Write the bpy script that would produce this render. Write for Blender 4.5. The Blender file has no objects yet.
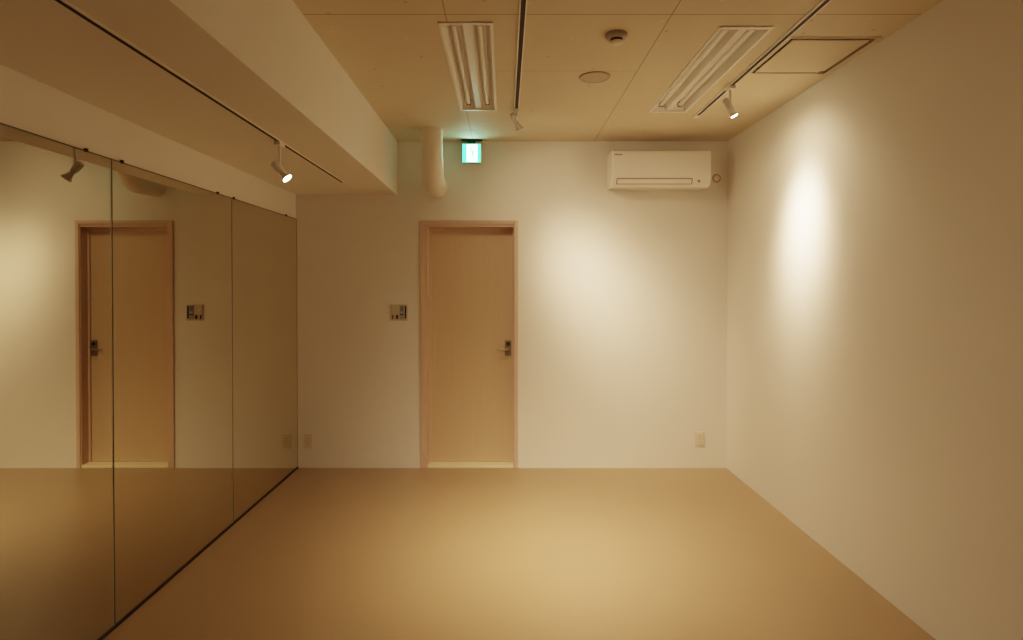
import bpy, bmesh, math, random
from mathutils import Vector, Matrix

random.seed(7)
sc = bpy.context.scene
COL = sc.collection
PI = math.pi

# ------------------------------------------------------------------ room dimensions (metres)
EYE = 1.50
XR = 1.83            # right wall plane
XM = -1.714          # mirror front plane
XL = XM - 0.008      # left wall plane
YB = 4.83            # back wall plane
YF = -4.20           # wall behind the camera
ZC = 2.695           # ceiling
SOX = -0.885         # soffit face
SOZ = 2.257          # soffit underside

# ------------------------------------------------------------------ materials
def mat(name, col, rough=0.6, metal=0.0, spec=0.5, noise=0.0, nscale=40.0, bump=0.0, bscale=300.0,
        emit=None, estr=0.0):
    m = bpy.data.materials.new(name)
    m.use_nodes = True
    nt = m.node_tree
    b = nt.nodes['Principled BSDF']
    b.inputs['Base Color'].default_value = (*col, 1)
    b.inputs['Roughness'].default_value = rough
    b.inputs['Metallic'].default_value = metal
    b.inputs['Specular IOR Level'].default_value = spec
    tc = nt.nodes.new('ShaderNodeTexCoord')
    if noise:
        n = nt.nodes.new('ShaderNodeTexNoise')
        n.inputs['Scale'].default_value = nscale
        n.inputs['Detail'].default_value = 4
        nt.links.new(tc.outputs['Object'], n.inputs['Vector'])
        mx = nt.nodes.new('ShaderNodeMix'); mx.data_type = 'RGBA'
        mx.inputs[6].default_value = (*[c * (1 - noise) for c in col], 1)
        mx.inputs[7].default_value = (*[min(1, c * (1 + noise)) for c in col], 1)
        nt.links.new(n.outputs['Fac'], mx.inputs[0])
        nt.links.new(mx.outputs[2], b.inputs['Base Color'])
    if bump:
        n2 = nt.nodes.new('ShaderNodeTexNoise')
        n2.inputs['Scale'].default_value = bscale
        n2.inputs['Detail'].default_value = 3
        nt.links.new(tc.outputs['Object'], n2.inputs['Vector'])
        bp = nt.nodes.new('ShaderNodeBump')
        bp.inputs['Strength'].default_value = bump
        bp.inputs['Distance'].default_value = 0.002
        nt.links.new(n2.outputs['Fac'], bp.inputs['Height'])
        nt.links.new(bp.outputs['Normal'], b.inputs['Normal'])
    if emit:
        b.inputs['Emission Color'].default_value = (*emit, 1)
        b.inputs['Emission Strength'].default_value = estr
    return m

M = {}
M['wall'] = mat('wallpaper', (0.80, 0.77, 0.71), 0.75, spec=0.25, noise=0.012, nscale=3, bump=0.10, bscale=260)
M['dim_wall'] = mat('darkened_rear_wall', (0.12, 0.10, 0.08), 0.9, spec=0.1, noise=0.05, nscale=4)  # unseen rear wall, colour darkened to cut light bounced into the room
M['soffit'] = mat('soffit_paint', (0.80, 0.76, 0.68), 0.75, spec=0.25, noise=0.012, nscale=3, bump=0.06, bscale=260)
M['floor'] = mat('vinyl_floor', (0.39, 0.285, 0.175), 0.34, spec=0.5, noise=0.03, nscale=2.0, bump=0.04, bscale=120)
M['white'] = mat('white_plastic', (0.82, 0.80, 0.75), 0.40, noise=0.01, nscale=20)
M['ac_white'] = mat('ac_gloss_plastic', (0.86, 0.82, 0.75), 0.22, noise=0.01, nscale=20)
M['cream'] = mat('cream_plastic', (0.74, 0.66, 0.55), 0.45, noise=0.01, nscale=20)
M['white_metal'] = mat('white_enamel', (0.82, 0.79, 0.73), 0.35, noise=0.01, nscale=20)
M['tube'] = mat('tube_glass', (0.86, 0.84, 0.79), 0.18, noise=0.01, nscale=10)
M['dark'] = mat('dark_gap', (0.035, 0.022, 0.012), 0.7, noise=0.1, nscale=30)
M['black'] = mat('black_plastic', (0.02, 0.018, 0.015), 0.45, noise=0.1, nscale=30)
M['brown'] = mat('brown_gap', (0.22, 0.13, 0.07), 0.7, noise=0.05, nscale=30)
M['holder'] = mat('lamp_holder_plastic', (0.22, 0.17, 0.12), 0.5, noise=0.05, nscale=20)
M['polish'] = mat('polished_edge', (0.55, 0.55, 0.44), 0.25, noise=0.05, nscale=10)
M['corner'] = mat('corner_strip', (0.42, 0.31, 0.24), 0.6, noise=0.03, nscale=10)
M['plate'] = mat('plate_plastic', (0.60, 0.54, 0.45), 0.45, noise=0.01, nscale=20)
M['grey'] = mat('grey_plastic', (0.42, 0.42, 0.38), 0.4, noise=0.03, nscale=30)
M['screen'] = mat('grey_screen', (0.26, 0.30, 0.28), 0.25, noise=0.04, nscale=60)
M['steel'] = mat('satin_steel', (0.42, 0.36, 0.28), 0.38, metal=0.85, noise=0.05, nscale=60)
M['rail'] = mat('dark_rail', (0.045, 0.035, 0.025), 0.4, metal=0.4, noise=0.05, nscale=30)
M['pipe'] = mat('painted_pipe', (0.80, 0.74, 0.64), 0.45, noise=0.012, nscale=8)
M['speaker'] = mat('speaker_grille', (0.46, 0.38, 0.27), 0.6, noise=0.10, nscale=400)
M['detector'] = mat('detector_plastic', (0.46, 0.40, 0.33), 0.5, noise=0.02, nscale=20)
M['threshold'] = mat('pale_sill', (0.85, 0.77, 0.56), 0.45, noise=0.03, nscale=20)
M['casing'] = mat('pink_casing', (0.64, 0.48, 0.38), 0.45, noise=0.03, nscale=12)
M['bulb'] = mat('lit_bulb', (1, 0.9, 0.7), 0.3, noise=0.0, emit=(1.0, 0.80, 0.52), estr=40)
M['glow_green'] = mat('lit_green_panel', (0.05, 0.5, 0.32), 0.3, noise=0.05, nscale=20, emit=(0.04, 0.80, 0.38), estr=1.5)
M['glow_white'] = mat('lit_white_panel', (0.7, 0.9, 0.85), 0.3, noise=0.02, nscale=20, emit=(0.45, 1.0, 0.88), estr=6.0)
M['sign_green'] = mat('green_figure', (0.02, 0.35, 0.22), 0.4, noise=0.05, nscale=20, emit=(0.05, 0.60, 0.36), estr=1.0)
M['edge'] = mat('glass_edge', (0.10, 0.12, 0.07), 0.3, noise=0.05, nscale=30)
M['clip'] = mat('dark_clip', (0.04, 0.03, 0.02), 0.4, metal=0.3, noise=0.05, nscale=30)

# door veneer: faint vertical grain
def veneer():
    m = mat('door_veneer', (0.66, 0.49, 0.29), 0.45)
    nt = m.node_tree; b = nt.nodes['Principled BSDF']
    tc = nt.nodes.new('ShaderNodeTexCoord'); mp = nt.nodes.new('ShaderNodeMapping')
    mp.inputs['Scale'].default_value = (60, 60, 1.5)
    n = nt.nodes.new('ShaderNodeTexNoise'); n.inputs['Scale'].default_value = 1.0; n.inputs['Detail'].default_value = 5
    mx = nt.nodes.new('ShaderNodeMix'); mx.data_type = 'RGBA'
    mx.inputs[6].default_value = (0.58, 0.45, 0.305, 1); mx.inputs[7].default_value = (0.65, 0.51, 0.355, 1)
    nt.links.new(tc.outputs['Object'], mp.inputs['Vector']); nt.links.new(mp.outputs[0], n.inputs['Vector'])
    nt.links.new(n.outputs['Fac'], mx.inputs[0]); nt.links.new(mx.outputs[2], b.inputs['Base Color'])
    return m
M['veneer'] = veneer()

# mirror: tinted glossy reflection
def mirror():
    m = bpy.data.materials.new('mirror_glass'); m.use_nodes = True
    nt = m.node_tree; nt.nodes.clear()
    o = nt.nodes.new('ShaderNodeOutputMaterial')
    g = nt.nodes.new('ShaderNodeBsdfAnisotropic' if False else 'ShaderNodeBsdfGlossy')
    g.inputs['Roughness'].default_value = 0.0
    tc = nt.nodes.new('ShaderNodeTexCoord'); n = nt.nodes.new('ShaderNodeTexNoise'); n.inputs['Scale'].default_value = 1.2
    mx = nt.nodes.new('ShaderNodeMix'); mx.data_type = 'RGBA'
    mx.inputs[6].default_value = (0.53, 0.512, 0.428, 1); mx.inputs[7].default_value = (0.55, 0.530, 0.445, 1)
    nt.links.new(tc.outputs['Object'], n.inputs['Vector']); nt.links.new(n.outputs['Fac'], mx.inputs[0])
    # reflection dimmed towards face-on angles, standing in for lens falloff at the left
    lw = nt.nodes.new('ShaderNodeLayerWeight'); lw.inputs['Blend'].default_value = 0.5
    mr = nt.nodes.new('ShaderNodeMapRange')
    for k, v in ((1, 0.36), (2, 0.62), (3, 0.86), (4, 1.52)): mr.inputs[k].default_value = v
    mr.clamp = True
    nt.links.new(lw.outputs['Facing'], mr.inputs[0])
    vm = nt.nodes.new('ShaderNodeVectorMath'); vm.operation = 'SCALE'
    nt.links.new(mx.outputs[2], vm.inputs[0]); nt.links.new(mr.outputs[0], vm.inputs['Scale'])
    nt.links.new(vm.outputs[0], g.inputs['Color']); nt.links.new(g.outputs[0], o.inputs[0])
    return m
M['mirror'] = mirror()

# ceiling boards: faint joints and fixing marks
def ceiling_mat():
    base = (0.65, 0.57, 0.43)
    m = mat('ceiling_board', base, 0.7, spec=0.3)
    nt = m.node_tree; b = nt.nodes['Principled BSDF']; L = nt.links
    tc = nt.nodes.new('ShaderNodeTexCoord'); sx = nt.nodes.new('ShaderNodeSeparateXYZ')
    L.new(tc.outputs['Object'], sx.inputs[0])
    def cmp(sock, c, e):
        n = nt.nodes.new('ShaderNodeMath'); n.operation = 'COMPARE'
        L.new(sock, n.inputs[0]); n.inputs[1].default_value = c; n.inputs[2].default_value = e
        return n.outputs[0]
    def mul(a, k):
        n = nt.nodes.new('ShaderNodeMath'); n.operation = 'MULTIPLY'; L.new(a, n.inputs[0])
        if isinstance(k, (int, float)): n.inputs[1].default_value = k
        else: L.new(k, n.inputs[1])
        return n.outputs[0]
    def mx2(a, c):
        n = nt.nodes.new('ShaderNodeMath'); n.operation = 'MAXIMUM'; L.new(a, n.inputs[0]); L.new(c, n.inputs[1])
        return n.outputs[0]
    X, Y = sx.outputs['X'], sx.outputs['Y']
    f = cmp(X, 0.733, 0.0030)
    f = mx2(f, mul(cmp(X, -0.262, 0.0030), 0.9))
    f = mx2(f, cmp(Y, 2.585, 0.0035))
    f = mx2(f, cmp(Y, 0.74, 0.0035))
    f = mx2(f, mul(mul(cmp(Y, 3.26, 0.004), 0.45), cmp(X, 0.235, 0.4975)))
    f = mx2(f, mul(mul(cmp(Y, 4.38, 0.004), 0.35), cmp(X, -0.5, 0.85)))
    v = nt.nodes.new('ShaderNodeTexVoronoi'); v.voronoi_dimensions = '2D'; v.inputs['Scale'].default_value = 3.3
    v.inputs['Randomness'].default_value = 0.75
    L.new(tc.outputs['Object'], v.inputs['Vector'])
    lt = nt.nodes.new('ShaderNodeMath'); lt.operation = 'LESS_THAN'; L.new(v.outputs['Distance'], lt.inputs[0]); lt.inputs[1].default_value = 0.032
    n = nt.nodes.new('ShaderNodeTexNoise'); n.inputs['Scale'].default_value = 5; n.inputs['Detail'].default_value = 6
    L.new(tc.outputs['Object'], n.inputs['Vector'])
    c0 = nt.nodes.new('ShaderNodeMix'); c0.data_type = 'RGBA'
    c0.inputs[6].default_value = (*[c * 0.95 for c in base], 1); c0.inputs[7].default_value = (*[c * 1.05 for c in base], 1)
    L.new(n.outputs['Fac'], c0.inputs[0])
    c1 = nt.nodes.new('ShaderNodeMix'); c1.data_type = 'RGBA'
    L.new(mul(lt.outputs[0], 0.55), c1.inputs[0]); L.new(c0.outputs[2], c1.inputs[6]); 
    sc_ = nt.nodes.new('ShaderNodeSeparateColor'); L.new(v.outputs['Color'], sc_.inputs[0])
    gt = nt.nodes.new('ShaderNodeMath'); gt.operation = 'GREATER_THAN'; L.new(sc_.outputs[0], gt.inputs[0]); gt.inputs[1].default_value = 0.6
    mk = nt.nodes.new('ShaderNodeMix'); mk.data_type = 'RGBA'; L.new(gt.outputs[0], mk.inputs[0])
    mk.inputs[6].default_value = (0.78, 0.69, 0.54, 1); mk.inputs[7].default_value = (0.38, 0.30, 0.19, 1)
    L.new(mk.outputs[2], c1.inputs[7])
    c2 = nt.nodes.new('ShaderNodeMix'); c2.data_type = 'RGBA'
    L.new(mul(f, 0.65), c2.inputs[0]); L.new(c1.outputs[2], c2.inputs[6]); c2.inputs[7].default_value = (0.24, 0.15, 0.07, 1)
    L.new(c2.outputs[2], b.inputs['Base Color'])
    return m
M['ceiling'] = ceiling_mat()

# ------------------------------------------------------------------ mesh helpers (world coordinates)
def box(bm, x0, x1, y0, y1, z0, z1, rot=None, piv=None):
    vs = [bm.verts.new(p) for p in ((x0,y0,z0),(x1,y0,z0),(x1,y1,z0),(x0,y1,z0),(x0,y0,z1),(x1,y0,z1),(x1,y1,z1),(x0,y1,z1))]
    if rot is not None:
        for v in vs: v.co = rot @ (v.co - piv) + piv
    for f in ((3,2,1,0),(4,5,6,7),(0,1,5,4),(1,2,6,5),(2,3,7,6),(3,0,4,7)):
        bm.faces.new([vs[i] for i in f])
    return vs

def frame_of(d):
    d = Vector(d).normalized()
    u = d.orthogonal().normalized(); w = d.cross(u)
    return d, u, w

def lathe(bm, org, axis, prof, n=24, cap=True):
    """prof: list of (distance along axis, radius)"""
    d, u, w = frame_of(axis); org = Vector(org)
    rings = []
    for t, r in prof:
        if r < 1e-6:
            rings.append([bm.verts.new(org + d*t)])
        else:
            rings.append([bm.verts.new(org + d*t + (u*math.cos(2*PI*i/n) + w*math.sin(2*PI*i/n))*r) for i in range(n)])
    for a, b in zip(rings, rings[1:]):
        for i in range(n):
            j = (i+1) % n
            if len(a) == 1 and len(b) == 1: continue
            if len(a) == 1: bm.faces.new((a[0], b[i], b[j]))
            elif len(b) == 1: bm.faces.new((a[i], b[0], a[j]))
            else: bm.faces.new((a[i], b[i], b[j], a[j]))
    if cap:
        if len(rings[0]) > 1: bm.faces.new(rings[0])
        if len(rings[-1]) > 1: bm.faces.new(rings[-1][::-1])

def sweep(bm, pts, r, n=24):
    pts = [Vector(p) for p in pts]
    rings = []
    for i, p in enumerate(pts):
        t = (pts[min(i+1, len(pts)-1)] - pts[max(i-1, 0)]).normalized()
        u = Vector((1,0,0)); w = t.cross(u).normalized()
        rr = r[i] if isinstance(r, (list, tuple)) else r
        rings.append([bm.verts.new(p + (u*math.cos(2*PI*k/n) + w*math.sin(2*PI*k/n))*rr) for k in range(n)])
    for a, b in zip(rings, rings[1:]):
        for k in range(n):
            j = (k+1) % n
            bm.faces.new((a[k], b[k], b[j], a[j]))
    bm.faces.new(rings[0]); bm.faces.new(rings[-1][::-1])

def prism(bm, poly, mp, t0, t1):
    """extrude a 2-D polygon; mp(a, b, t) -> world point"""
    A = [bm.verts.new(mp(a, b, t0)) for a, b in poly]
    B = [bm.verts.new(mp(a, b, t1)) for a, b in poly]
    n = len(poly)
    bm.faces.new(A[::-1]); bm.faces.new(B)
    for i in range(n):
        j = (i+1) % n
        bm.faces.new((A[i], A[j], B[j], B[i]))

def obj(name, bm, m, parent=None, bevel=0.0, seg=2, smooth=False, loc=None):
    bmesh.ops.recalc_face_normals(bm, faces=bm.faces[:])
    me = bpy.data.meshes.new(name)
    base = Vector((0,0,0))
    if parent is not None:
        p = parent
        while p.parent is not None: p = p.parent
        base = Vector(p.location)
    elif loc is not None:
        base = Vector(loc)
    for v in bm.verts: v.co -= base
    bm.to_mesh(me); bm.free()
    me.materials.append(m)
    if smooth:
        for f in me.polygons: f.use_smooth = True
        me.set_sharp_from_angle(angle=math.radians(38))
    o = bpy.data.objects.new(name, me); COL.objects.link(o)
    if parent is not None: o.parent = parent
    elif loc is not None: o.location = base
    if bevel:
        md = o.modifiers.new('Bevel', 'BEVEL'); md.width = bevel; md.segments = seg; md.limit_method = 'ANGLE'
        md.angle_limit = math.radians(40)
    return o

def tag(o, label=None, cat=None, group=None, kind=None):
    if label: o['label'] = label
    if cat: o['category'] = cat
    if group: o['group'] = group
    if kind: o['kind'] = kind
    return o

def thing(name, loc, label, cat, group=None, kind=None):
    o = bpy.data.objects.new(name, None); o.empty_display_size = 0.1
    COL.objects.link(o); o.location = loc
    return tag(o, label, cat, group, kind)

def B(): return bmesh.new()

# ------------------------------------------------------------------ the room shell
T = 0.12
bm = B(); box(bm, XL-T, XR+T, YF-T, YB+0.3, -0.08, 0.0)
tag(obj('floor', bm, M['floor']), 'smooth tan vinyl floor of the studio', 'floor', kind='structure')

bm = B(); box(bm, XR, XR+T, YF, YB+0.15, 0.0, ZC)
tag(obj('wall_right', bm, M['wall']), 'long white right wall with a bright spotlight pool', 'wall', kind='structure')
bm = B(); box(bm, XL-T, XL, YF, YB+0.15, 0.0, ZC)
tag(obj('wall_left', bm, M['wall']), 'white left wall behind and above the mirrors', 'wall', kind='structure')
bm = B(); box(bm, XL-T, XR+T, YF-T, YF, 0.0, ZC)
tag(obj('wall_front', bm, M['dim_wall']), 'plain unseen wall behind the viewer, coloured dark to cut bounce light', 'wall', kind='structure')

# back wall with the door opening
DX0, DX1, DZ = -0.690, 0.098, 2.034
bm = B()
Y1 = YB + 0.15
for (x0, x1, z0, z1) in ((XL, DX0, 0, DZ), (DX1, XR, 0, DZ), (XL, XR, DZ, ZC)):
    box(bm, x0, x1, YB, Y1, z0, z1)
tag(obj('wall_back', bm, M['wall']), 'white far wall with the door and air conditioner', 'wall', kind='structure')

# soffit along the mirror side
bm = B(); box(bm, XL, SOX, YF, YB, SOZ, ZC)
tag(obj('ceiling_soffit', bm, M['soffit'], bevel=0.003), 'boxed white ceiling beam running above the mirrors', 'soffit', kind='structure')

# ceiling with recesses for the luminaires and the hatch
FL = (-0.304, -0.054, 2.657, 3.980)
FR = (0.984, 1.236, 2.700, 4.020)
HA = (1.372, 1.792, 2.825, 3.290)
holes = [(FL[0]+.012, FL[1]-.012, FL[2]+.012, FL[3]-.012), (FR[0]+.012, FR[1]-.012, FR[2]+.012, FR[3]-.012), HA]
xs = sorted({XL-T, XR+T, *[h[0] for h in holes], *[h[1] for h in holes]})
ys = sorted({YF-T, YB+0.15, *[h[2] for h in holes], *[h[3] for h in holes]})
bm = B(); vd = {}
def gv(x, y, z):
    k = (round(x,5), round(y,5), z)
    if k not in vd: vd[k] = bm.verts.new((x, y, z))
    return vd[k]
def inhole(cx, cy): return any(h[0] < cx < h[1] and h[2] < cy < h[3] for h in holes)
TH = 0.02
solid = {}
for i in range(len(xs)-1):
    for j in range(len(ys)-1):
        solid[i, j] = not inhole((xs[i]+xs[i+1])/2, (ys[j]+ys[j+1])/2)
for (i, j), s in solid.items():
    if not s: continue
    x0, x1, y0, y1 = xs[i], xs[i+1], ys[j], ys[j+1]
    bm.faces.new([gv(x0,y0,ZC), gv(x0,y1,ZC), gv(x1,y1,ZC), gv(x1,y0,ZC)])
    bm.faces.new([gv(x0,y0,ZC+TH), gv(x1,y0,ZC+TH), gv(x1,y1,ZC+TH), gv(x0,y1,ZC+TH)])
    for (di, dj, a, b) in ((-1,0,(x0,y0),(x0,y1)), (1,0,(x1,y1),(x1,y0)), (0,-1,(x1,y0),(x0,y0)), (0,1,(x0,y1),(x1,y1))):
        if not solid.get((i+di, j+dj), False):
            bm.faces.new([gv(*a,ZC), gv(*b,ZC), gv(*b,ZC+TH), gv(*a,ZC+TH)])
tag(obj('ceiling', bm, M['ceiling']), 'yellowish board ceiling with thin joints', 'ceiling', kind='structure')

# dark channel under the mirrors, and slim brown strip filling the corner gap
bm = B()
box(bm, XL, XM+0.005, 1.43, YB, 0.0, 0.012)
tag(obj('trim_1', bm, M['rail']), 'dark channel along the foot of the mirrors', 'trim', kind='structure')
bm = B(); box(bm, XL, XM+0.002, YB-0.007, YB, 0.012, 2.058)
tag(obj('trim_2', bm, M['corner']), 'narrow brown strip filling the gap between mirror edge and far wall', 'trim', kind='structure')

# ------------------------------------------------------------------ mirrors
MT = 2.058
def mirror_panel(y0, y1, clips, label):
    t = thing('wall_mirror', (XL, (y0+y1)/2, 0.012), label, 'mirror', 'tall frameless mirrors on the left wall')
    bm = B(); box(bm, XL, XM-0.0012, y0, y1, 0.012, MT)
    obj('backing', bm, M['edge'], t)
    bm = B(); box(bm, XM-0.0012, XM, y0+0.0025, y1-0.0025, 0.0132, MT-0.006)
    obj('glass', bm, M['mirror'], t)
    bm = B(); box(bm, XM-0.0010, XM+0.0003, y1-0.0065, y1-0.0025, 0.0132, MT-0.006)
    tag(obj('polished_edge', bm, M['polish'], t), 'pale polished glass edge')
    for c in clips:
        bm = B()
        box(bm, XL, XM+0.005, c-0.006, c+0.006, MT-0.007, MT)          # lip over the glass edge
        box(bm, XL, XM+0.005, c-0.006, c+0.006, MT, MT+0.008)
        obj('mirror_clip', bm, M['clip'], t, bevel=0.001)
mirror_panel(3.683, 4.823, (3.712, 4.600), 'tall frameless mirror panel in the far corner, narrowest in view')
mirror_panel(2.560, 3.680, (2.630, 3.505), 'middle tall mirror panel reflecting most of the door and the wall switches')
mirror_panel(1.430, 2.557, (1.52, 2.405), 'nearest tall mirror panel, reflecting the door handle and a dark spotlight')

# ------------------------------------------------------------------ door
d = thing('door_1', (-0.296, YB+0.05, 0.0), 'pale wood flush door in pinkish casing on far wall', 'door', kind='structure')
YD = 4.927
bm = B(); box(bm, -0.628, 0.0585, YD, YD+0.035, 0.026, 1.974)
obj('door_leaf', bm, M['veneer'], d, bevel=0.0015)
bm = B()
# jambs: stepped section so that a stop line shows beside the leaf
for (xa, xb) in ((DX0, -0.640), (0.070, DX1)):
    box(bm, xa, xb, YB, Y1, 0.0, DZ)
box(bm, -0.640, 0.070, YB, Y1, 1.992, DZ)
box(bm, -0.640, -0.622, YD-0.018, YD, 0.0, 1.992); box(bm, 0.053, 0.070, YD-0.018, YD, 0.0, 1.992)
box(bm, -0.622, 0.053, YD-0.018, YD, 1.968, 1.992)
box(bm, -0.640, -0.628, YD, Y1, 0.0, 1.992); box(bm, 0.0585, 0.070, YD, Y1, 0.0, 1.992)
box(bm, -0.628, 0.0585, YD, Y1, 1.976, 1.992)
fr = obj('door_frame', bm, M['casing'], d)
bm = B()
yc0 = YB - 0.012
for (xa, xb) in ((-0.700, -0.668), (0.076, 0.107)):
    box(bm, xa, xb, yc0, YB, 0.0, 2.044)
box(bm, -0.668, 0.076, yc0, YB, 2.014, 2.044)
tag(obj('architrave', bm, M['casing'], fr, bevel=0.003), None)
bm = B(); box(bm, -0.640, 0.070, YB-0.004, YD+0.035, 0.0, 0.024)
tag(obj('threshold', bm, M['threshold'], d, bevel=0.003), 'pale cream door sill')
bm = B(); box(bm, 0.003-0.004, 0.0555, YD-0.008, YD, 0.918, 1.050)
h = tag(obj('door_handle', bm, M['steel'], d, bevel=0.002), 'dark satin metal lever handle')
bm = B()
sweep(bm, [(0.026, YD-0.006, 0.974), (0.026, YD-0.030, 0.974), (0.026, YD-0.046, 0.974)], 0.009, 16)
obj('spindle', bm, M['steel'], h, smooth=True)
bm = B(); lathe(bm, (0.034, YD-0.046, 0.974), (-1,0,0), [(0,0.006),(0.004,0.0085),(0.085,0.0075),(0.105,0.0065),(0.108,0.003)], 16)
obj('lever', bm, M['steel'], h, smooth=True)
bm = B(); lathe(bm, (0.028, YD-0.008, 1.020), (0,-1,0), [(0,0.014),(0.004,0.014),(0.006,0.011),(0.007,0.0)], 20)
obj('lock_cylinder', bm, M['black'], h, smooth=True)

# ------------------------------------------------------------------ ventilation pipe with elbow
PX, PY, PZ, PR = -0.556, 4.462, 2.316, 0.083
p = thing('ventilation_pipe', (PX, PY, ZC), 'cream painted round pipe bending from ceiling into far wall', 'pipe')
R = 0.125
bm = B(); lathe(bm, (PX, PY, ZC), (0,0,-1), [(0,PR),(ZC-PZ-R, PR)], 40)
obj('vertical_run', bm, M['pipe'], p, smooth=True)
pts = []
for k in range(13):
    a = (PI/2)*k/12
    pts.append((PX, PY + R - R*math.cos(a), PZ + R - R*math.sin(a)))
bm = B(); sweep(bm, [(PX, PY, PZ+R+0.035)] + pts + [(PX, PY+R+0.035, PZ)], PR+0.0035, 40)
obj('elbow', bm, M['pipe'], p, smooth=True)
bm = B(); lathe(bm, (PX, PY+R, PZ), (0,1,0), [(0,PR),(YB-PY-R, PR)], 40)
obj('horizontal_run', bm, M['pipe'], p, smooth=True)

# ------------------------------------------------------------------ exit sign
EX, EZ0, EZ1, EY0, EY1 = -0.271, 2.503, 2.657, 4.755, 4.800
e = thing('exit_sign', (EX, (EY0+EY1)/2, ZC), 'small square lit green exit sign hanging from the ceiling', 'sign')
bm = B(); box(bm, EX-0.077, EX+0.077, EY0, EY1, EZ0, EZ1)
obj('housing', bm, M['grey'], e, bevel=0.003)
bm = B(); box(bm, EX-0.084, EX+0.084, EY0-0.003, EY1+0.006, ZC-0.008, ZC)
box(bm, EX-0.03, EX+0.03, EY0+0.012, EY1-0.012, EZ1-0.002, ZC-0.008)
obj('mounting_bracket', bm, M['black'], e)
bm = B(); box(bm, EX-0.073, EX+0.073, EY0-0.003, EY0, EZ0+0.004, EZ1-0.004)
pan = obj('lit_panel', bm, M['glow_green'], e)
cz = (EZ0+EZ1)/2
def sp(a, b, t): return (EX + a*0.073, EY0 - t, cz + b*0.073)
bm = B(); prism(bm, [(-0.50,-0.92),(0.62,-0.92),(0.62,0.92),(-0.50,0.92)], sp, 0.003, 0.0040)
obj('doorway_symbol', bm, M['glow_white'], pan)
bm = B()
hd = [(0.02+0.12*math.cos(2*PI*k/14), 0.52+0.12*math.sin(2*PI*k/14)) for k in range(14)]
for poly in (hd,
             [(-0.10,0.36),(0.14,0.30),(0.20,-0.12),(0.02,-0.14)],             # torso
             [(-0.10,0.36),(-0.02,0.26),(-0.26,0.06),(-0.42,0.12),(-0.40,0.20),(-0.27,0.17)],   # arm trailing
             [(0.14,0.30),(0.14,0.17),(0.30,0.02),(0.46,0.10),(0.44,0.18),(0.31,0.13)],        # arm forward
             [(0.02,-0.14),(0.14,-0.14),(-0.06,-0.44),(-0.36,-0.52),(-0.38,-0.42),(-0.12,-0.34)], # rear leg
             [(0.06,-0.14),(0.20,-0.12),(0.36,-0.40),(0.22,-0.78),(0.10,-0.76),(0.22,-0.42)]):  # front leg
    prism(bm, poly, sp, 0.0040, 0.0048)
obj('running_figure', bm, M['sign_green'], pan)

# ------------------------------------------------------------------ air conditioner
AX0, AX1, AZ0, AZ1, AYF = 0.838, 1.612, 2.283, 2.573, 4.590
a = thing('air_conditioner', ((AX0+AX1)/2, YB, AZ0), 'white wall mounted air conditioner high on far wall', 'air conditioner')
prof = [(YB, AZ1-0.006), (YB-0.02, AZ1), (AYF+0.030, AZ1), (AYF+0.008, AZ1-0.012), (AYF, AZ1-0.035), (AYF-0.004, AZ0+0.120),
        (AYF, AZ0+0.068), (AYF+0.022, AZ0+0.022), (AYF+0.045, AZ0+0.004), (AYF+0.075, AZ0), (YB, AZ0+0.012)]
bm = B(); prism(bm, prof, lambda y, z, t: (t, y, z), AX0, AX1)
obj('body', bm, M['ac_white'], a, bevel=0.006, seg=3, smooth=True)
# front panel, a thin shell on the face
fp = [(AYF+0.004, AZ1-0.020), (AYF-0.003, AZ1-0.036), (AYF-0.008, AZ0+0.120), (AYF-0.003, AZ0+0.076), (AYF+0.002, AZ0+0.080), (AYF-0.002, AZ0+0.120), (AYF+0.002, AZ1-0.034)]
bm = B(); prism(bm, fp, lambda y, z, t: (t, y, z), AX0+0.004, AX1-0.004)
fpan = obj('front_panel', bm, M['ac_white'], a, smooth=True)
bm = B()   # maker's mark: a row of small letter strokes, too small to read
for k in range(6):
    x = AX0 + 0.018 + k*0.0105
    prism(bm, [(x, AZ1-0.047), (x+0.0075, AZ1-0.047), (x+0.0075, AZ1-0.037), (x, AZ1-0.037)], lambda u, z, t: (u, AYF-0.0035-t, z), -0.001, 0.001)
obj('maker_mark', bm, M['brown'], fpan)
fx0, fx1 = AX0+0.036, AX1-0.145
bm = B()
q0, q1 = (AYF+0.0005, AZ0+0.066), (AYF+0.0230, AZ0+0.021)
n_out = Vector((0, -0.894, -0.447)).normalized()
def slab(bm, xa, xb, u0, u1, off, th):
    A_ = Vector((0, *q0)); B_ = Vector((0, *q1))
    p0 = A_.lerp(B_, u0) + n_out*off; p1 = A_.lerp(B_, u1) + n_out*off
    p2 = p1 + n_out*th; p3 = p0 + n_out*th
    prism(bm, [(p0.y, p0.z), (p1.y, p1.z), (p2.y, p2.z), (p3.y, p3.z)], lambda y, z, t: (t, y, z), xa, xb)
slab(bm, fx0, fx1, 0.02, 0.98, 0.001, 0.003)
obj('air_outlet', bm, M['brown'], a)
bm = B(); slab(bm, fx0+0.006, fx1-0.006, 0.13, 0.88, 0.003, 0.003)
obj('louvre_flap', bm, M['ac_white'], a, bevel=0.001)
bm = B()
c = Vector((0, *q0)).lerp(Vector((0, *q1)), 0.45); c.x = AX1-0.095
lathe(bm, c + n_out*(-0.004), n_out, [(0,0.013),(0.009,0.013),(0.012,0.010),(0.012,0.0)], 20)
s_ = obj('sensor', bm, M['ac_white'], a, smooth=True)
bm = B(); lathe(bm, c + n_out*0.008, n_out, [(0,0.008),(0.0048,0.008),(0.006,0.0)], 16)
obj('sensor_eye', bm, M['brown'], s_, smooth=True)

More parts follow.
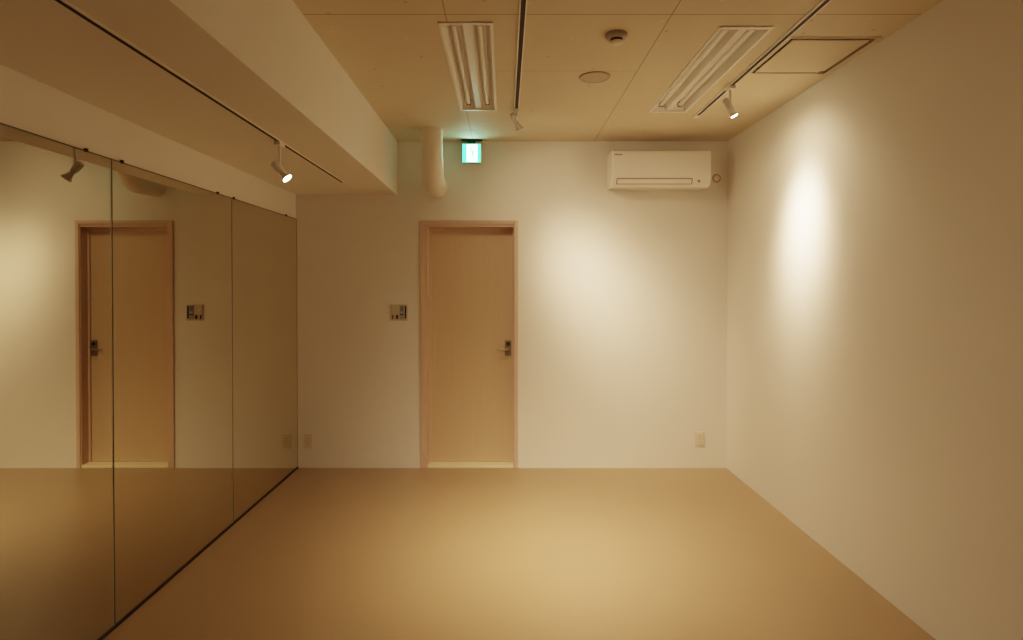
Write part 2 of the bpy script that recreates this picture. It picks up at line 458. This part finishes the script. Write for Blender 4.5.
# sleeve cap beside the air conditioner
cx, cz = 1.738, 2.390
w = thing('sleeve_cap', (cx, YB, cz), 'round cream cap on far wall right of the air conditioner', 'wall cap')
bm = B(); lathe(bm, (cx, YB+0.002, cz), (0,-1,0), [(0,0.036),(0.006,0.036),(0.010,0.032),(0.010,0.0)], 28)
obj('flange', bm, M['speaker'], w, smooth=True)
bm = B(); lathe(bm, (cx, YB-0.010, cz), (0,-1,0), [(0,0.023),(0.010,0.022),(0.014,0.017),(0.015,0.0)], 28)
obj('plug', bm, M['pipe'], w, smooth=True)

# ------------------------------------------------------------------ wall switches and sockets
sx0, sx1, sz0, sz1 = -0.946, -0.803, 1.220, 1.352
s = thing('switch_panel', ((sx0+sx1)/2, YB, sz0), 'pale control plate with dark switches left of the door', 'switch panel')
bm = B(); box(bm, sx0, sx1, YB-0.008, YB, sz0, sz1)
obj('cover_plate', bm, M['plate'], s, bevel=0.002)
bm = B(); box(bm, sx0+0.012, sx0+0.068, YB-0.011, YB-0.008, sz0+0.052, sz1-0.010)
obj('blank_insert', bm, M['plate'], s, bevel=0.001)
for (xa, xb) in ((sx0+0.018, sx0+0.027), (sx0+0.050, sx0+0.066)):
    bm = B(); box(bm, xa, xb, YB-0.013, YB-0.008, sz0+0.014, sz0+0.046)
    obj('switch', bm, M['black'], s, bevel=0.0015)
bm = B(); box(bm, sx0+0.029, sx0+0.048, YB-0.011, YB-0.008, sz0+0.014, sz0+0.046)
obj('rocker', bm, M['plate'], s, bevel=0.001)
bm = B(); box(bm, sx0+0.080, sx0+0.117, YB-0.016, YB-0.008, sz0+0.040, sz1-0.006)
rp = obj('remote_control', bm, M['grey'], s, bevel=0.002)
bm = B(); box(bm, sx0+0.085, sx0+0.112, YB-0.0166, YB-0.016, sz1-0.055, sz1-0.014)
obj('screen', bm, M['screen'], rp)
for k in range(3):
    bm = B(); box(bm, sx0+0.085+k*0.0095, sx0+0.092+k*0.0095, YB-0.0175, YB-0.016, sz0+0.046, sz0+0.056)
    obj('button', bm, M['black'], rp)
bm = B(); box(bm, sx0+0.080, sx0+0.117, YB-0.011, YB-0.008, sz0+0.014, sz0+0.034)
obj('label_strip', bm, M['grey'], s, bevel=0.001)
bm = B(); box(bm, sx1-0.022, sx1-0.010, YB-0.012, YB-0.008, sz0+0.018, sz1-0.012)
obj('slider_slot', bm, M['black'], s, bevel=0.001)

def outlet(x, z, label):
    t = thing('wall_socket', (x, YB, z-0.06), label, 'wall socket', 'low wall sockets on the far wall')
    bm = B(); box(bm, x-0.036, x+0.036, YB-0.008, YB, z-0.060, z+0.060)
    obj('cover_plate', bm, M['cream'], t, bevel=0.003)
    bm = B(); box(bm, x-0.023, x+0.023, YB-0.0105, YB-0.008, z-0.044, z+0.044)
    ins = obj('socket_insert', bm, M['cream'], t, bevel=0.0012)
    for dz in (-0.022, 0.022):
        for dx in (-0.0062, 0.0062):
            bm = B(); box(bm, x+dx-0.0012, x+dx+0.0012, YB-0.0110, YB-0.0102, z+dz-0.005, z+dz+0.005)
            obj('pin_slot', bm, M['dark'], ins)
    bm = B(); box(bm, x-0.023, x+0.023, YB-0.0107, YB-0.0104, z-0.0008, z+0.0008)
    obj('joint_line', bm, M['brown'], ins)
outlet(1.606, 0.244, 'pale wall socket low on the far wall near the right corner')
outlet(-1.625, 0.226, 'pale wall socket low on the far wall beside the mirror corner')

# ------------------------------------------------------------------ ceiling fittings
def luminaire(F, label):
    x0, x1, y0, y1 = F
    xm = (x0+x1)/2
    t = thing('fluorescent_light', (xm, (y0+y1)/2, ZC), label, 'ceiling light', 'unlit recessed twin tube ceiling lights')
    fz = ZC - 0.006
    bm = B()
    b_ = 0.014
    for (a0, a1, c0, c1) in ((x0, x0+b_, y0, y1), (x1-b_, x1, y0, y1), (x0+b_, x1-b_, y0, y0+b_+0.01), (x0+b_, x1-b_, y1-b_-0.01, y1)):
        box(bm, a0, a1, c0, c1, fz, ZC)
    obj('frame', bm, M['white_metal'], t, bevel=0.0012)
    # W-shaped white tray
    w2 = (x1-x0)/2 - b_
    top = ZC + 0.062
    sec = [(-w2, ZC-0.001), (-w2+0.028, top), (-0.040, top), (-0.016, ZC+0.004), (0.016, ZC+0.004), (0.040, top), (w2-0.028, top), (w2, ZC-0.001)]
    sec2 = [(px, pz) for px, pz in sec]
    bm = B()
    ya, yb = y0+b_+0.006, y1-b_-0.006
    tp = lambda pz: 0.9*max(0.0, pz-ZC)
    A_ = [bm.verts.new((xm+px, ya+tp(pz), pz)) for px, pz in sec2]; B_ = [bm.verts.new((xm+px, yb-tp(pz), pz)) for px, pz in sec2]
    for i in range(len(sec2)-1): bm.faces.new((A_[i], A_[i+1], B_[i+1], B_[i]))
    for V in (A_, B_):
        bm.faces.new((V[0], V[1], V[2], V[3])) if False else None
        bm.faces.new([V[0], V[1], V[2], V[3], V[4], V[5], V[6], V[7]])
    # closed outer shell above
    box(bm, xm-w2-0.0005, xm+w2+0.0005, ya-0.001, yb+0.001, top+0.003, top+0.010)
    obj('reflector_tray', bm, M['white_metal'], t)
    for sgn in (-1, 1):
        tx = xm + sgn*((w2-0.028+0.040)/2 + 0.000)
        bm = B(); lathe(bm, (tx, ya+0.045, ZC+0.026), (0,1,0), [(0,0.010),(0.003,0.0130),(0.02,0.0130),(yb-ya-0.11,0.0130),(yb-ya-0.093,0.0130),(yb-ya-0.09,0.010)], 20)
        tb = obj('tube', bm, M['tube'], t, smooth=True)
        for (c0, c1) in ((ya+0.034, ya+0.048), (yb-0.062, yb-0.048)):
            bm = B()
            box(bm, tx-0.015, tx+0.015, c0, c1, ZC+0.010, ZC+0.050)
            obj('lamp_holder', bm, M['holder'], t, bevel=0.003)
luminaire(FL, 'unlit white twin tube ceiling light on the left, nearest the exit sign')
luminaire(FR, 'unlit white twin tube ceiling light on the right, beside the access hatch')

# access hatch
hx0, hx1, hy0, hy1 = HA
hc = thing('access_hatch', ((hx0+hx1)/2, (hy0+hy1)/2, ZC), 'square ceiling access hatch near the right wall', 'hatch')
bm = B(); box(bm, hx0, hx1, hy0, hy1, ZC+0.030, ZC+0.040)
tag(obj('dark_recess', bm, M['dark'], hc), 'dark gap around the panel')
bm = B()
for (x0, x1, y0, y1) in ((hx0-0.010, hx0+0.004, hy0-0.01, hy1+0.01), (hx1-0.004, hx1+0.010, hy0-0.01, hy1+0.01), (hx0+0.004, hx1-0.004, hy0-0.010, hy0+0.004), (hx0+0.004, hx1-0.004, hy1-0.004, hy1+0.010)):
    box(bm, x0, x1, y0, y1, ZC-0.004, ZC)
obj('frame', bm, M['ceiling'], hc)
bm = B(); box(bm, hx0+0.020, hx1-0.024, hy0+0.026, hy1-0.014, ZC-0.003, ZC+0.003)
obj('panel', bm, M['ceiling'], hc, bevel=0.001)
bm = B(); box(bm, hx1-0.045, hx1-0.012, hy1-0.032, hy1-0.004, ZC-0.008, ZC-0.003)
obj('latch', bm, M['brown'], hc, bevel=0.001)

# smoke detector
dx, dy = 0.528, 2.790
t = thing('smoke_detector', (dx, dy, ZC), 'small round smoke detector on the ceiling', 'smoke detector')
bm = B(); lathe(bm, (dx, dy, ZC), (0,0,-1), [(0,0.052),(0.012,0.052),(0.020,0.048),(0.024,0.040),(0.024,0.0)], 36)
obj('base', bm, M['detector'], t, smooth=True)
bm = B(); lathe(bm, (dx, dy, ZC-0.024), (0,0,-1), [(0,0.029),(0.010,0.029),(0.010,0.0)], 32)
obj('sensing_slot', bm, M['black'], t, smooth=True)
bm = B(); lathe(bm, (dx, dy, ZC-0.034), (0,0,-1), [(0,0.032),(0.004,0.032),(0.010,0.026),(0.013,0.014),(0.014,0.0)], 32)
obj('sensor_cap', bm, M['cream'], t, smooth=True)

# round ceiling speaker
dx, dy = 0.511, 3.352
t = thing('ceiling_speaker', (dx, dy, ZC), 'flat round ceiling speaker beyond the smoke detector', 'speaker')
bm = B(); lathe(bm, (dx, dy, ZC), (0,0,-1), [(0,0.088),(0.004,0.088),(0.007,0.084),(0.007,0.078),(0.004,0.078),(0.004,0.0)], 48)
obj('rim', bm, M['speaker'], t, smooth=True)
bm = B(); lathe(bm, (dx, dy, ZC-0.004), (0,0,-1), [(0,0.0775),(0.0015,0.0775),(0.0035,0.03),(0.0038,0.0)], 48)
obj('grille', bm, M['speaker'], t, smooth=True)

# ------------------------------------------------------------------ lighting tracks
def track(x, zc, y0, y1, label, h_=0.010, s_=0.0105, skin='white'):
    t = thing('lighting_track', (x, y1, zc), label, 'lighting track', 'slim spotlight tracks')
    w_ = 0.0165; g_ = min(0.004, h_*0.4)
    sec = [(-w_, 0), (-w_, -h_), (-s_, -h_), (-s_, -g_), (s_, -g_), (s_, -h_), (w_, -h_), (w_, 0)]
    bm = B(); prism(bm, sec, lambda a_, b_, yy: (x+a_, yy, zc+b_), y0, y1)
    obj('rail', bm, M[skin], t)
    bm = B(); box(bm, x-s_, x+s_, y0, y1, zc-h_*0.75, zc-g_)
    tag(obj('slot', bm, M['dark'], t), 'dark open slot')
    bm = B(); box(bm, x-w_-0.001, x+w_+0.001, y1, y1+0.055, zc-h_-0.001, zc)
    obj('end_cap', bm, M[skin], t, bevel=0.001)
track(-1.178, SOZ, -1.2, 4.25, 'spotlight track under the boxed beam above the mirrors', 0.004, 0.0085, 'soffit')
track(0.077, ZC, -1.2, 3.985, 'spotlight track in the middle of the ceiling')
track(1.338, ZC, -1.2, 4.08, 'spotlight track on the ceiling nearest the right wall')

# ------------------------------------------------------------------ track spotlights
LC = (1.0, 0.717, 0.455)
def beam(loc, ax, pw, hw, spill, rad, name='spot_beam', col=None):
    # reflector lamp: a soft core of half width hw (degrees) plus a weak wide spill
    L = bpy.data.lights.new(name, 'SPOT'); L.energy = 10.0; L.color = col or LC
    L.spot_size = math.radians(150); L.spot_blend = 0.5; L.shadow_soft_size = rad
    L.use_nodes = True
    nt = L.node_tree; em = nt.nodes['Emission']
    tc = nt.nodes.new('ShaderNodeTexCoord'); sp_ = nt.nodes.new('ShaderNodeSeparateXYZ')
    nt.links.new(tc.outputs['Normal'], sp_.inputs[0])
    def mth(op, a, b=None):
        n = nt.nodes.new('ShaderNodeMath'); n.operation = op
        for k, v in enumerate((a, b)):
            if v is None: continue
            if isinstance(v, (int, float)): n.inputs[k].default_value = v
            else: nt.links.new(v, n.inputs[k])
        return n.outputs[0]
    cosv = mth('ABSOLUTE', sp_.outputs['Z'])
    k = math.log(2) / (1 - math.cos(math.radians(hw)))
    core = mth('EXPONENT', mth('MULTIPLY', mth('SUBTRACT', cosv, 1.0), k))
    tot = mth('ADD', mth('MULTIPLY', core, pw/10.0), mth('MULTIPLY', mth('MULTIPLY', cosv, cosv), spill/10.0))
    nt.links.new(tot, em.inputs['Strength'])
    lo = bpy.data.objects.new(name, L); COL.objects.link(lo); lo.location = loc
    lo.rotation_euler = Vector(ax).to_track_quat('-Z', 'Y').to_euler()

def spotlight(x, zc, y, drop, aim, label, hot, spill, hot_ang, spill_ang, shift=(0,0), estr=40, head=0.85, rad=0.022, dome=False, pv=0.082):
    t = thing('track_spotlight', (x, y, zc-0.02), label, 'spotlight', 'white track spotlights')
    z1 = zc - (0.004 if zc == SOZ else 0.010)
    bm = B(); box(bm, x-0.016, x+0.016, y-0.036, y+0.036, z1-0.020, z1)
    obj('track_adapter', bm, M['white'], t, bevel=0.003)
    piv = Vector((x, y, z1-0.020-drop))
    bm = B(); lathe(bm, (x, y, z1-0.020), (0,0,-1), [(0,0.0105),(0.006,0.0105),(0.008,0.0065),(drop,0.0065),(drop+0.004,0.004)], 18)
    obj('stem', bm, M['white'], t, smooth=True)
    ax = (Vector(aim) - piv).normalized()
    # swivel joint + offset so the body sits beside the stem
    up = Vector((0,0,1))
    side = ax.cross(up).normalized()
    c = piv + side*0.0
    bm = B(); lathe(bm, c - side*0.019, side, [(0,0.009),(0.003,0.012),(0.035,0.012),(0.038,0.009)], 18)
    obj('swivel', bm, M['white'], t, smooth=True)
    # lamp body: gear cylinder behind the pivot, neck, flared reflector bell
    org = c - ax*pv*head
    bm = B()
    sc_ = lambda pr: [(a_, r_*0.86) for a_, r_ in pr]
    lathe(bm, org, ax, sc_([(0,0.014),(0.004,0.0205),(0.010,0.0225),(0.060*head,0.0225),(0.070*head,0.0185),(0.080*head,0.0150),(0.092*head,0.0155)]), 28)
    body = obj('lamp_body', bm, M['white'], t, smooth=True)
    bm = B()
    f0 = 0.088*head
    lathe(bm, org, ax, sc_([(f0,0.0150),(f0+0.008,0.0165),(f0+0.024,0.0235),(f0+0.036,0.0295),(f0+0.039,0.0330),(f0+0.039,0.0290),(f0+0.028,0.0235),(f0+0.024,0.0)]), 32, cap=False)
    bell = obj('reflector', bm, M['white'], t, smooth=True)
    bm = B(); lathe(bm, org, ax, sc_([(f0+0.025,0.0225),(f0+0.036,0.0262)] + ([(f0+0.040,0.0240),(f0+0.045,0.0180),(f0+0.047,0.0100),(f0+0.048,0.0)] if dome else [(f0+0.0362,0.0)])), 28)
    tag(obj('bulb', bm, M['bulb'], bell, smooth=True), 'glowing bulb face')
    tip = org + ax*(f0+0.060)
    beam(tip, ax, hot, hot_ang, spill, rad)
    return tip

spotlight(-1.178, SOZ, 3.07, 0.122, (0.72, 2.88, 0.0), 'lit white spotlight on the track under the beam by the mirrors', 14, 3, 20, 130, pv=0.060)
spotlight(0.077, ZC, 3.94, 0.068, (0.88, YB, 1.27), 'white spotlight on the middle ceiling track, aimed at the far wall', 78, 4, 13.5, 120)
spotlight(1.338, ZC, 3.49, 0.110, (XR, 3.61, 1.80), 'white spotlight on the right ceiling track, lighting the right wall', 100, 5, 13, 130, dome=True)

# out-of-view lights only: a track lamp inferred from the floor patch, an added fill
def lamp(loc, aim, pw, hw, spill):
    beam(loc, Vector(aim)-Vector(loc), pw, hw, spill, 0.03, 'unseen_overhead_light')
lamp((0.077, 1.75, 2.50), (0.33, 3.55, 0.0), 200, 15, 1.5)
lamp((1.25, 0.6, 2.50), (1.83, 1.3, 0.9), 5, 30, 1.5)  # added fill to brighten the near right wall, no lamp known there

# ------------------------------------------------------------------ world, camera, colour
w = bpy.data.worlds.new('dark_world'); sc.world = w; w.use_nodes = True
w.node_tree.nodes['Background'].inputs[0].default_value = (0.01, 0.007, 0.004, 1)
w.node_tree.nodes['Background'].inputs[1].default_value = 0.3

cam = bpy.data.cameras.new('camera'); co = bpy.data.objects.new('camera', cam); COL.objects.link(co)
co.location = (0, 0, EYE)
PITCH = 6.0
F = 586.0
co.rotation_euler = (PI/2 - math.atan(PITCH/F), 0, 0)
cam.sensor_fit = 'HORIZONTAL'; cam.sensor_width = 36
cam.lens = F/1023*36
cam.shift_x = 6.5/1023
cam.shift_y = -(33.4-PITCH)/1023
cam.clip_start = 0.05
sc.camera = co

sc.view_settings.view_transform = 'Filmic'
sc.view_settings.look = 'Medium High Contrast'
sc.view_settings.exposure = 1.88
sc.view_settings.gamma = 1.0
try:
    sc.cycles.use_denoising = True
    sc.cycles.max_bounces = 12; sc.cycles.diffuse_bounces = 6; sc.cycles.glossy_bounces = 6
    sc.cycles.sample_clamp_indirect = 4.0
    sc.cycles.caustics_reflective = True
except Exception:
    pass
